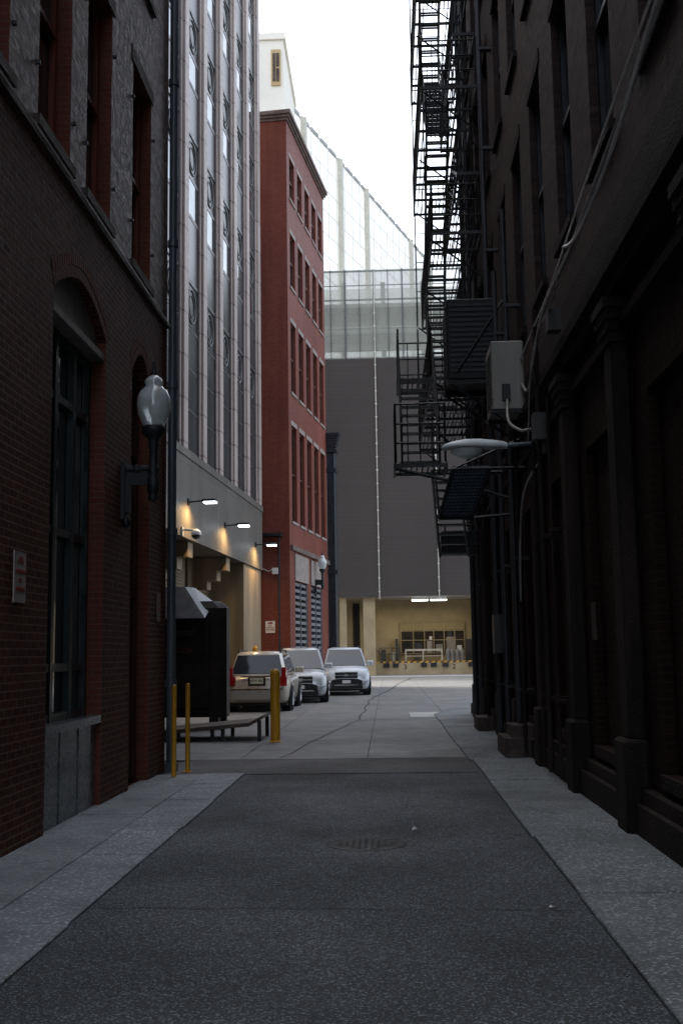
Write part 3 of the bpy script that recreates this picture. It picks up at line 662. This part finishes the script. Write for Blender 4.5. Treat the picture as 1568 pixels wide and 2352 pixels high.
b.bar((-.46,.08,-.05),(.6,.08,-.8),.04);b.bar((-.46,1.13,-.05),(.6,1.13,-.8),.04);part(b,"bracket",m_iron,r)
r=root("street_lamp",(2.3,15.2,4.45),"grey cobra head street lamp on short wall arm","street lamp")
b=B();b.cyl((0,0,.1),(-.62,0,.06),.035);b.box(-.06,0,-.08,.08,-.05,.25);part(b,"arm",m_pipe,r)
b=B();n=18;prof=[(-.56,.04,.06),(-.62,.08,.08),(-.75,.12,.10),(-.95,.16,.12),(-1.15,.18,.12),(-1.32,.16,.09),(-1.44,.10,.055),(-1.48,.02,.01)]
vs=[];fs=[]
for x,w,h in prof:
    for i in range(n):
        t=2*math.pi*i/n;z=math.sin(t);vs.append((x,w*math.cos(t),.05+(h*z if z>0 else .03*z)))
for k in range(len(prof)-1):
    for i in range(n):fs.append((k*n+i,k*n+(i+1)%n,(k+1)*n+(i+1)%n,(k+1)*n+i))
b.add(vs,fs,0,True);part(b,"housing",plain("pale_blue_grey_casting",(.6,.65,.68),.4,.0,var=.15),r)
b=B();vs=[];fs=[]
for k in range(6):
    a=k/5*math.pi/2
    for i in range(n):
        t=2*math.pi*i/n;vs.append((-1.13+.24*math.cos(t)*math.cos(a),.13*math.sin(t)*math.cos(a),.03-.15*math.sin(a)))
for k in range(5):
    for i in range(n):fs.append((k*n+i,k*n+(i+1)%n,(k+1)*n+(i+1)%n,(k+1)*n+i))
b.add(vs,fs,0,True);part(b,"lens",m_frost,r)
# ------------------------------------------------------------------ fire escape
fe=root("fire_escape",(2.12,20.8,4.7),"black iron fire escape with grated landings and zigzag stairs","fire escape")
def W(x,y,z):return(x-2.12,y-20.8,z-4.7)
def platform(x0,x1,y0,y1,z,hole=None):
    b=B()
    n=int((x1-x0)/.09)
    for i in range(n+1):
        x=x0+(x1-x0)*i/n
        if hole and hole[0]<x<hole[1]:
            b.box(x-2.12-.012,x-2.12+.012,y0-20.8,hole[2]-20.8,z-4.7-.03,z-4.7)
            b.box(x-2.12-.012,x-2.12+.012,hole[3]-20.8,y1-20.8,z-4.7-.03,z-4.7)
        else:b.box(x-2.12-.012,x-2.12+.012,y0-20.8,y1-20.8,z-4.7-.03,z-4.7)
    y=y0
    while y<=y1+.01:
        b.box(x0-2.12,x1-2.12,y-20.8-.02,y-20.8+.02,z-4.7-.09,z-4.7-.031);y+=(y1-y0)/max(1,round((y1-y0)/.9))
    for x in(x0,x1):b.box(x-2.12-.018,x-2.12+.018,y0-20.8,y1-20.8,z-4.7-.12,z-4.7-.0305)
    part(b,"landing",m_iron,fe)
def railing(pts,z,h=1.0,step=.28,dz=0):
    b=B()
    for (xa,ya,za),(xb,yb,zb) in zip(pts[:-1],pts[1:]):
        L=math.dist((xa,ya),(xb,yb));n=max(1,round(L/step))
        for i in range(n+1):
            t=i/n;x=xa+(xb-xa)*t;y=ya+(yb-ya)*t;zz=za+(zb-za)*t
            b.bar(W(x,y,zz),W(x,y,zz+h),.032 if i in(0,n) else .016)
        for hh in(h,h*.66,h*.33):b.bar(W(xa,ya,za+hh),W(xb,yb,zb+hh),.03)
    part(b,"railing",m_iron,fe)
def stair(x0,x1,ya,za,yb,zb,td=.085):
    b=B();n=int(abs(zb-za)/.21)
    for i in range(n):
        t=(i+.5)/n;y=ya+(yb-ya)*t;z=za+(zb-za)*t
        b.box(x0-2.12,x1-2.12,y-20.8-td,y-20.8-td*.25,z-4.7-.012,z-4.7+.008);b.box(x0-2.12,x1-2.12,y-20.8+td*.25,y-20.8+td,z-4.7-.012,z-4.7+.008)
    for x in(x0,x1):
        p=Vector(W(x,ya,za));q=Vector(W(x,yb,zb))
        b.add([p+Vector((-.010,0,-.11)),q+Vector((-.010,0,-.11)),q+Vector((-.010,0,.06)),p+Vector((-.010,0,.06)),p+Vector((.010,0,-.11)),q+Vector((.010,0,-.11)),q+Vector((.010,0,.06)),p+Vector((.010,0,.06))],[(0,1,2,3),(4,5,6,7),(0,1,5,4),(3,2,6,7)])
    part(b,"stair",m_iron,fe)
    for x in(x0,x1):railing([(x,ya,za),(x,yb,zb)],0,.9,.6)
lev=[7.0,10.3,13.5,16.7,19.9,23.1]
for i,z in enumerate(lev):
    y0=20.8 if i==0 else 21.7;x0=.95 if i!=1 else 1.1
    platform(x0,2.1,y0,28.4,z,hole=(1.15,1.65,24,27.5) if i else None)
    railing([(2.08,y0,z),(x0,y0,z),(x0,28.4,z),(2.08,28.4,z)],z,1.0,.24)
    for y in(y0+.1,25,28.2):
        b=B();b.bar(W(1.0,y,z-.1),W(2.25,y,z-1.1),.035);part(b,"bracket",m_iron,fe)
    if i+1<len(lev):
        if i%2==0:stair(1.15,1.65,24.0,z,27.4,lev[i+1])
        else:stair(1.15,1.65,27.4,z,24.0,lev[i+1])
        if i<3:
            zz=z+1.6;platform(1.7,2.15,22.4,28.0,zz);railing([(1.7,22.4,zz),(1.7,28.0,zz)],zz,.9,.3)
for z in lev[:-1]:
    for k in range(1,4):
        b=B();b.bar(W(.97,27.9,z+k*.8),W(2.2,27.9,z+k*.8),.02);part(b,"bracing",m_iron,fe)
    for y,t in((28.35,.03),(21.8,.022)):
        b=B();b.bar(W(.97,y,z),W(.97,y,z+3.2),t);part(b,"bracing",m_iron,fe)
stair(.32,.98,18.85,4.85,21.0,7.0,.1)
platform(.18,1.05,18.0,18.9,4.8)
railing([(1.03,18.02,4.8),(.2,18.02,4.8),(.2,18.9,4.8)],4.8,1.0,.2)
platform(.3,1.0,20.9,22.0,7.0);railing([(.32,21,7),(.32,22,7),(.95,22,7)],7,1.0,.2)
b=B();b.bar(W(.2,18.05,4.7),W(1.2,18.05,4.45),.05);b.bar(W(1.2,18.05,4.45),W(2.25,18.05,4.1),.05);part(b,"bracket",m_iron,fe)
b=B();b.bar(W(1.0,18.9,4.75),W(2.25,18.9,4.75),.05);part(b,"bracket",m_iron,fe)
r=root("grated_canopy",(1.4,17.5,4.1),"tilted dark steel grating panel bracketed from wall","grating")
b=B()
A=Vector((-.32,-.5,.4));Bv=Vector((.26,-.5,.4));C=Vector((.04,.5,-.26));D=Vector((-.5,.5,-.26))
for i in range(13):t=i/12;b.bar(A.lerp(Bv,t),D.lerp(C,t),.012 if i%12 else .05)
for i in range(16):t=i/15;b.bar(A.lerp(D,t),Bv.lerp(C,t),.012 if i%15 else .05)
part(b,"grating",m_ironb,r)
b=B();dn=Vector((0,.03,.05));b.quad(A+dn,Bv+dn,C+dn,D+dn);part(b,"panel",plain("blue_grey_glazing",(.3,.42,.55),.3,.0,var=.3),r)
b=B();b.bar(Bv,(.85,-.5,.4),.04);b.bar(C,(.85,.5,-.2),.04);b.bar(A,(.85,-.5,.9),.03);part(b,"bracket",m_iron,r)
r=root("hanging_sign_box",(1.25,24.5,3.8),"dark metal sign box hanging from wall arm","sign box")
b=B();b.cbox(0,.85,0,.25,0,.55,.03);part(b,"box",m_dac,r);b=B();b.bar((0,.12,.68),(1.0,.12,.68),.04);b.bar((.1,.12,.55),(.1,.12,.68),.03);b.bar((.75,.12,.55),(.75,.12,.68),.03);b.box(-.01,.86,-.02,-.001,.22,.26);part(b,"arm",m_iron,r)
bb=B()
for i in range(9):bb.box(-.25,.25,-.8+.26*i,-.58+.26*i,.35+.2*i,.38+.2*i)
for a_,c2 in(((-.25,-.9,.3),(-.25,1.6,2.25)),((.25,-.9,.3),(.25,1.6,2.25)),((-.25,-.9,1.05),(-.25,1.6,3.05)),((.25,1.6,2.25),(1.0,1.6,2.25)),((-.25,1.6,2.25),(1.0,1.6,2.25))):bb.bar(a_,c2,.04)
thing(bb,"drop_stair",m_iron,"black iron swing stair hanging beneath the fire escape","stair",(1.2,20,3.0))
# ------------------------------------------------------------------ bollards & posts
b=B();b.cyl((0,0,0),(0,0,1.27),.092,None,20);b.lathe((0,0,1.27),[(.092,0),(.085,.04),(.06,.075),(.03,.09),(0,.095)],20);b.lathe((0,0,0),[(.13,0),(.12,.015),(.092,.03)],20)
thing(b,"bollard",m_yel,"thick yellow round topped steel bollard on concrete","bollard",(-2.14,20.8,.006))
b=B();b.cyl((0,0,0),(0,0,1.22),.034,None,12);b.lathe((0,0,1.22),[(.034,0),(.03,.02),(0,.03)],12);b.box(-.06,.06,-.06,.06,0,.012)
p=thing(b,"post",m_yel,"slim yellow steel post beside the brick corner","post",(-2.93,15.0,.004),group="slim yellow posts");clone(p,(-2.87,15.7,.004))
b=B();b.cyl((0,0,0),(0,0,1.85),.09,None,16);b.lathe((0,0,1.85),[(.09,0),(.06,.07),(0,.09)],16);thing(b,"bollard",m_yel,"yellow steel bollard standing behind the parked cars","bollard",(-4.72,39,.006))
# ------------------------------------------------------------------ compactor + platform
r=root("trash_compactor",(-5.0,24.3,0),"black steel trash compactor with grey sloped hood","trash compactor")
b=B();b.cbox(-1.2,1.4,0,.8,.28,2.85,.16)
b.cbox(-1.2,1.05,-.12,-.002,.5,2.42,.03)
b.box(-1.2,1.2,-.03,-.001,.36,.44);part(b,"body",m_comp,r)
b=B();vs=[(-1.2,-.5,2.45),(1.02,-.5,2.45),(.58,-.5,3.14),(-1.2,-.5,3.14),(-1.2,.7,2.86),(1.02,.7,2.86),(.58,.7,3.19),(-1.2,.7,3.19)];b.add(vs,[(0,1,2,3),(4,5,6,7),(1,5,6,2),(2,6,7,3),(0,3,7,4),(0,1,5,4)]);part(b,"hood",m_comph,r)
for x in(-1.0,1.05):
    b=B();b.box(x,x+.2,-.1,.8,.06,.28);b.cyl((x,.1,.07),(x+.2,.1,.07),.07,None,12);part(b,"skid",m_comp,r)
b=B();b.cyl((1.15,.5,.14),(1.35,.5,.14),.13,None,14);part(b,"wheel",m_black,r)
text("continental",.24,m_green,r,(.2,-.125,2.15),(math.pi/2,0,0),"lettering");text("800-384-7226",.17,m_orange,r,(.2,-.125,1.75),(math.pi/2,0,0),"lettering")
r=root("steel_platform",(-3.1,20.9,0),"low rusty steel ramp platform on legs beside bollard","platform")
b=B();b.add([(-1.3,0,.22),(.45,0,.36),(.45,1.6,.36),(-1.3,1.6,.22),(-1.3,0,.15),(.45,0,.29),(.45,1.6,.29),(-1.3,1.6,.15)],[(0,1,2,3),(7,6,5,4),(0,4,5,1),(1,5,6,2),(2,6,7,3),(3,7,4,0)]);b.add([(.451,0,.36),(.72,0,.50),(.72,1.6,.50),(.451,1.6,.36),(.451,0,.31),(.72,0,.44),(.72,1.6,.44),(.451,1.6,.31)],[(0,1,2,3),(4,5,6,7),(0,1,5,4),(1,2,6,5),(2,3,7,6)]);part(b,"deck",m_deck,r)
for x,h in((-1.2,.16),(-.3,.23),(-.1,.24),(.6,.40)):
    for y in(.05,1.4):b=B();b.box(x,x+.07,y,y+.07,.006,h);part(b,"leg",m_iron,r)
# ------------------------------------------------------------------ cars
m_clear=glassmat("car_glass",(.010,.016,.022),.04,.45,var=.2,metal=.0)
m_chrome=plain("chrome",(.5,.5,.5),.25,1,var=.1)
m_tail=plain("red_tail_lens",(.45,.015,.015),.15,var=.2)
m_head=plain("clear_headlight",(.5,.53,.56),.12,var=.1)
m_trim=plain("dark_plastic_trim",(.02,.021,.023),.5,var=.2,spec=.3)
m_tyre=plain("tyre_rubber",(.014,.014,.015),.8,var=.3,spec=.2)
m_rim=plain("alloy_rim",(.3,.31,.32),.35,.7,var=.1)
def carpaint(n,c,me=.3):
    return plain(n,c,.34,me,var=.04,sc=1,coat=.6)
def car(name,loc,rz,paint,L,Wd,H,label,gold=False):
    r=root(name,loc,label,"car",rz=rz,group="cars parked in a row")
    h=Wd/2;f=-L/2;k=L/2;bel=H*.60
    st=[(f,.66,.36,.62,.06),(f+.03,.80,.32,.74,.04),(f+.09,.90,.28,.86,.03),(f+.2,.96,.24,bel-.16,0),(f+.38,.985,.23,bel-.09,0),(f+.8,1,.22,bel-.03,0),(f+1.15,1,.22,bel,0),(0,1,.22,bel+.02,0),(k-.9,1,.22,bel+.04,0),(k-.35,.99,.24,bel+.03,0),(k-.14,.95,.27,bel+.0,0),(k-.05,.88,.33,bel-.1,0),(k,.76,.42,.9,0)]
    b=B();vs=[];nn=0
    for y,wf,zb,zt,_ in st:
        w=h*wf
        half=[(0,zt+.03),(w*.4,zt+.025),(w*.7,zt+.01),(w*.86,zt-.02),(w*.94,zt-.07),(w*.98,zt-.15),(w,zt-.28),(w*1.0,(zt+zb)/2),(w*.985,zb+.22),(w*.95,zb+.08),(w*.86,zb),(0,zb)]
        ring=[(x,y,z) for x,z in half]+[(-x,y,z) for x,z in reversed(half[1:-1])]
        nn=len(ring);vs+=ring
    fs=[]
    for i in range(len(st)-1):
        for j in range(nn):fs.append((i*nn+j,i*nn+(j+1)%nn,(i+1)*nn+(j+1)%nn,(i+1)*nn+j))
    b.add(vs,fs+[tuple(range(nn)),tuple(range((len(st)-1)*nn,len(st)*nn))],0,True)
    zb=bel+.01;zt=H-.07
    bot=[(f+1.0,h*.80),(f+1.25,h*.92),(k-.35,h*.92),(k-.12,h*.82)]
    top=[(f+1.85,h*.62),(f+2.05,h*.73),(k-.75,h*.73),(k-.5,h*.64)]
    def ring(rw,z):return [(w,y,z) for y,w in rw]+[(-w,y,z) for y,w in reversed(rw)]
    R0=ring(bot,zb);R1=ring(top,zt);R2=[(x*.9,y+(.07 if y<0 else -.06),H-.025) for x,y,z in R1];R3=[(x*.7,y+(.25 if y<0 else -.2),H) for x,y,z in R1]
    b.add(R0+R1,[(i,(i+1)%8,8+(i+1)%8,8+i) for i in range(8)],0)
    b.add(R1+R2+R3,[(i,(i+1)%8,8+(i+1)%8,8+i) for i in range(8)]+[(8+i,8+(i+1)%8,16+(i+1)%8,16+i) for i in range(8)]+[tuple(range(16,24))],0,True)
    part(b,"body",paint,r)
    def panel(p00,p10,p11,p01,a0,a1,c0,c1,off):
        P=[Vector(p) for p in(p00,p10,p11,p01)]
        def bl(u,v):return P[0].lerp(P[1],u).lerp(P[3].lerp(P[2],u),v)
        return[bl(a0,c0)+off,bl(a1,c0)+off,bl(a1,c1)+off,bl(a0,c1)+off]
    g=B();g.poly(panel((-bot[0][1],bot[0][0],zb),(bot[0][1],bot[0][0],zb),(top[0][1],top[0][0],zt),(-top[0][1],top[0][0],zt),-.03,1.03,.02,.96,Vector((0,-.012,.008))));part(g,"windshield",m_clear,r)
    g=B();g.poly(panel((-bot[3][1],bot[3][0],zb),(bot[3][1],bot[3][0],zb),(top[3][1],top[3][0],zt),(-top[3][1],top[3][0],zt),-.01,1.01,.06,.92,Vector((0,.012,.006))));part(g,"rear_window",m_clear,r)
    for sx in(1,-1):
        q=((sx*bot[1][1],bot[1][0],zb),(sx*bot[2][1],bot[2][0],zb),(sx*top[2][1],top[2][0],zt),(sx*top[1][1],top[1][0],zt))
        for a0,a1 in((.03,.36),(.38,.69),(.71,.97)):
            g=B();g.poly(panel(*q,a0,a1,.08,.94,Vector((sx*.012,0,.004))));part(g,"side_window",m_clear,r)
        g=B();g.cbox(min(sx*h*.93,sx*(h+.2)),max(sx*h*.93,sx*(h+.2)),f+1.38,f+1.52,bel+.02,bel+.2,.03);part(g,"mirror",paint,r)
        g=B();g.bar((sx*h*.68,f+2.15,H+.02),(sx*h*.68,k-.75,H+.02),.035);
        for y in(f+2.2,k-.8):g.box(sx*h*.68-.02,sx*h*.68+.02,y-.05,y+.05,H-.04,H+.02)
        part(g,"roof_rail",m_trim,r)
        g=B();x0,x1=sx*h*.48,sx*h*.90
        g.add([(x0,f+.05,bel-.36),(x1,f+.17,bel-.30),(x1*1.03,f+.26,bel-.17),(x0,f+.10,bel-.24),(x0,f+.3,bel-.34),(x1*1.0,f+.5,bel-.31),(x1*1.0,f+.6,bel-.17),(x0,f+.4,bel-.24)],[(0,1,2,3),(0,1,5,4),(1,2,6,5),(2,3,7,6)]);
        part(g,"headlight",m_head,r)
        g=B();x0,x1=sx*h*.68,sx*h*.95;g.box(x0,x1,k-.25,k-.0,bel-.30,bel-.04);g.box(sx*h*.78,sx*h*.92,k-.36,k-.06,bel-.04,bel+.22);part(g,"tail_light",m_tail,r)
        for y in(f+.92,k-.98):
            a=B();a.cyl((sx*(h-.25),y,.36),(sx*(h+.008),y,.36),.45,None,24);part(a,"wheel_arch",m_trim,r)
            t=B();t.lathe((0,0,0),[(.24,-.11),(.34,-.11),(.365,-.08),(.365,.08),(.34,.11),(.24,.11)],26)
            t.v=[(sx*(h-.06)+v[2]*1.0,y+v[0],.365+v[1]) for v in t.v]
            wh=part(t,"wheel",m_tyre,r)
            q=B();q.cyl((sx*(h+.0),y,.365),(sx*(h+.03),y,.365),.235,None,20)
            for i in range(5):
                an=i*2*math.pi/5;q.bar((sx*(h+.045),y,.365),(sx*(h+.045),y+.22*math.cos(an),.365+.22*math.sin(an)),.05)
            part(q,"rim",m_rim,wh)
    g=B();g.box(-h*.47,h*.47,f+.005,f+.2,bel-.46,bel-.22);g.box(-h*.60,h*.60,f-.015,f+.05,.44,.60)
    g.box(-h*.66,h*.66,f-.02,f+.1,.26,.38);part(g,"grille",m_trim,r)
    g=B();g.box(-h*.47,h*.47,f-.005,f+.06,bel-.24,bel-.21);g.box(-h*.47,h*.47,f-.005,f+.06,bel-.35,bel-.33);g.box(-.09,.09,f-.012,f+.02,bel-.38,bel-.29);g.box(-h*.5,h*.5,f-.03,f,.385,.42);part(g,"badge_trim",m_chrome,r)
    g=B();g.box(-.16,.16,f-.04,f-.016,.47,.59);part(g,"licence_plate",m_white,r)
    g=B();g.box(-h*.8,h*.8,k-.05,k+.05,.36,.62);part(g,"rear_bumper",paint if gold else m_trim,r)
    g=B();g.box(-.19,.19,k+.006,k+.022,.80,.96);part(g,"licence_plate",m_plate if gold else m_white,r)
    if gold:text("6RM 482",.10,m_jb,r,(0,k+.024,.88),(math.pi/2,0,math.pi),"plate_lettering")
    g=B();g.box(-.45,.45,k-.03,k+.03,.985,1.02);g.box(-.25,.25,k-.01,k+.005,.74,.98);part(g,"tailgate_trim",m_chrome if not gold else m_trim,r)
    g=B();g.box(-h*.93,h*.93,f+.25,k-.25,.17,.26);part(g,"underbody",m_trim,r)
    return r
m_plate=plain("bright_plate_enamel",(.9,.85,.6),.25,var=.05)
car("car",(-3.74,33.6,.01),math.pi,carpaint("champagne_paint",(.44,.40,.34),.1),4.7,1.8,1.72,"champagne silver SUV parked with its tail toward alley",True)
car("car",(-3.10,38.8,.01),math.radians(4),carpaint("silver_paint",(.44,.48,.51),.2),4.7,1.84,1.84,"silver SUV with dark grille parked facing alley")
car("car",(-1.78,44.9,.01),math.radians(4),carpaint("white_paint",(.52,.57,.62),.1),4.8,1.86,1.86,"white SUV with wide grille parked facing alley")
# ------------------------------------------------------------------ world, sun, camera
w=bpy.data.worlds.new("World");S.world=w;w.use_nodes=True;nt=w.node_tree
bg=nt.nodes["Background"];sky=N(nt,"ShaderNodeTexSky",sky_type='NISHITA')
el=math.radians(52);az=math.radians(-62)
sky.sun_disc=False;sky.sun_elevation=el;sky.sun_rotation=az;sky.air_density=1.0;sky.dust_density=4.0;sky.ozone_density=1
hs_=N(nt,"ShaderNodeHueSaturation");hs_.inputs["Saturation"].default_value=.42
nt.links.new(sky.outputs[0],hs_.inputs["Color"]);nt.links.new(hs_.outputs[0],bg.inputs[0]);bg.inputs[1].default_value=.58
sl=bpy.data.lights.new("sun",'SUN');sl.energy=2.5;sl.angle=math.radians(.5);sl.color=(1,.93,.82)
so=bpy.data.objects.new("sun",sl);COL.objects.link(so)
d=Vector((math.sin(az)*math.cos(el),math.cos(az)*math.cos(el),math.sin(el)))
so.rotation_euler=(-d).to_track_quat('-Z','Y').to_euler()
cd=bpy.data.cameras.new("camera");cam=bpy.data.objects.new("camera",cd);COL.objects.link(cam)
psi,th,ro=math.radians(2.30),math.radians(7.37),math.radians(0.85)
cam.matrix_world=Matrix.Translation((0,0,1.65))@Matrix.Rotation(psi,4,'Z')@Matrix.Rotation(math.pi/2+th,4,'X')@Matrix.Rotation(-ro,4,'Z')
cd.sensor_fit='VERTICAL';cd.sensor_height=36;cd.sensor_width=24;cd.lens=36*2500/2352;cd.clip_end=2000;cd.clip_start=.05
S.camera=cam
S.view_settings.view_transform='Standard';S.view_settings.look='None';S.view_settings.exposure=0
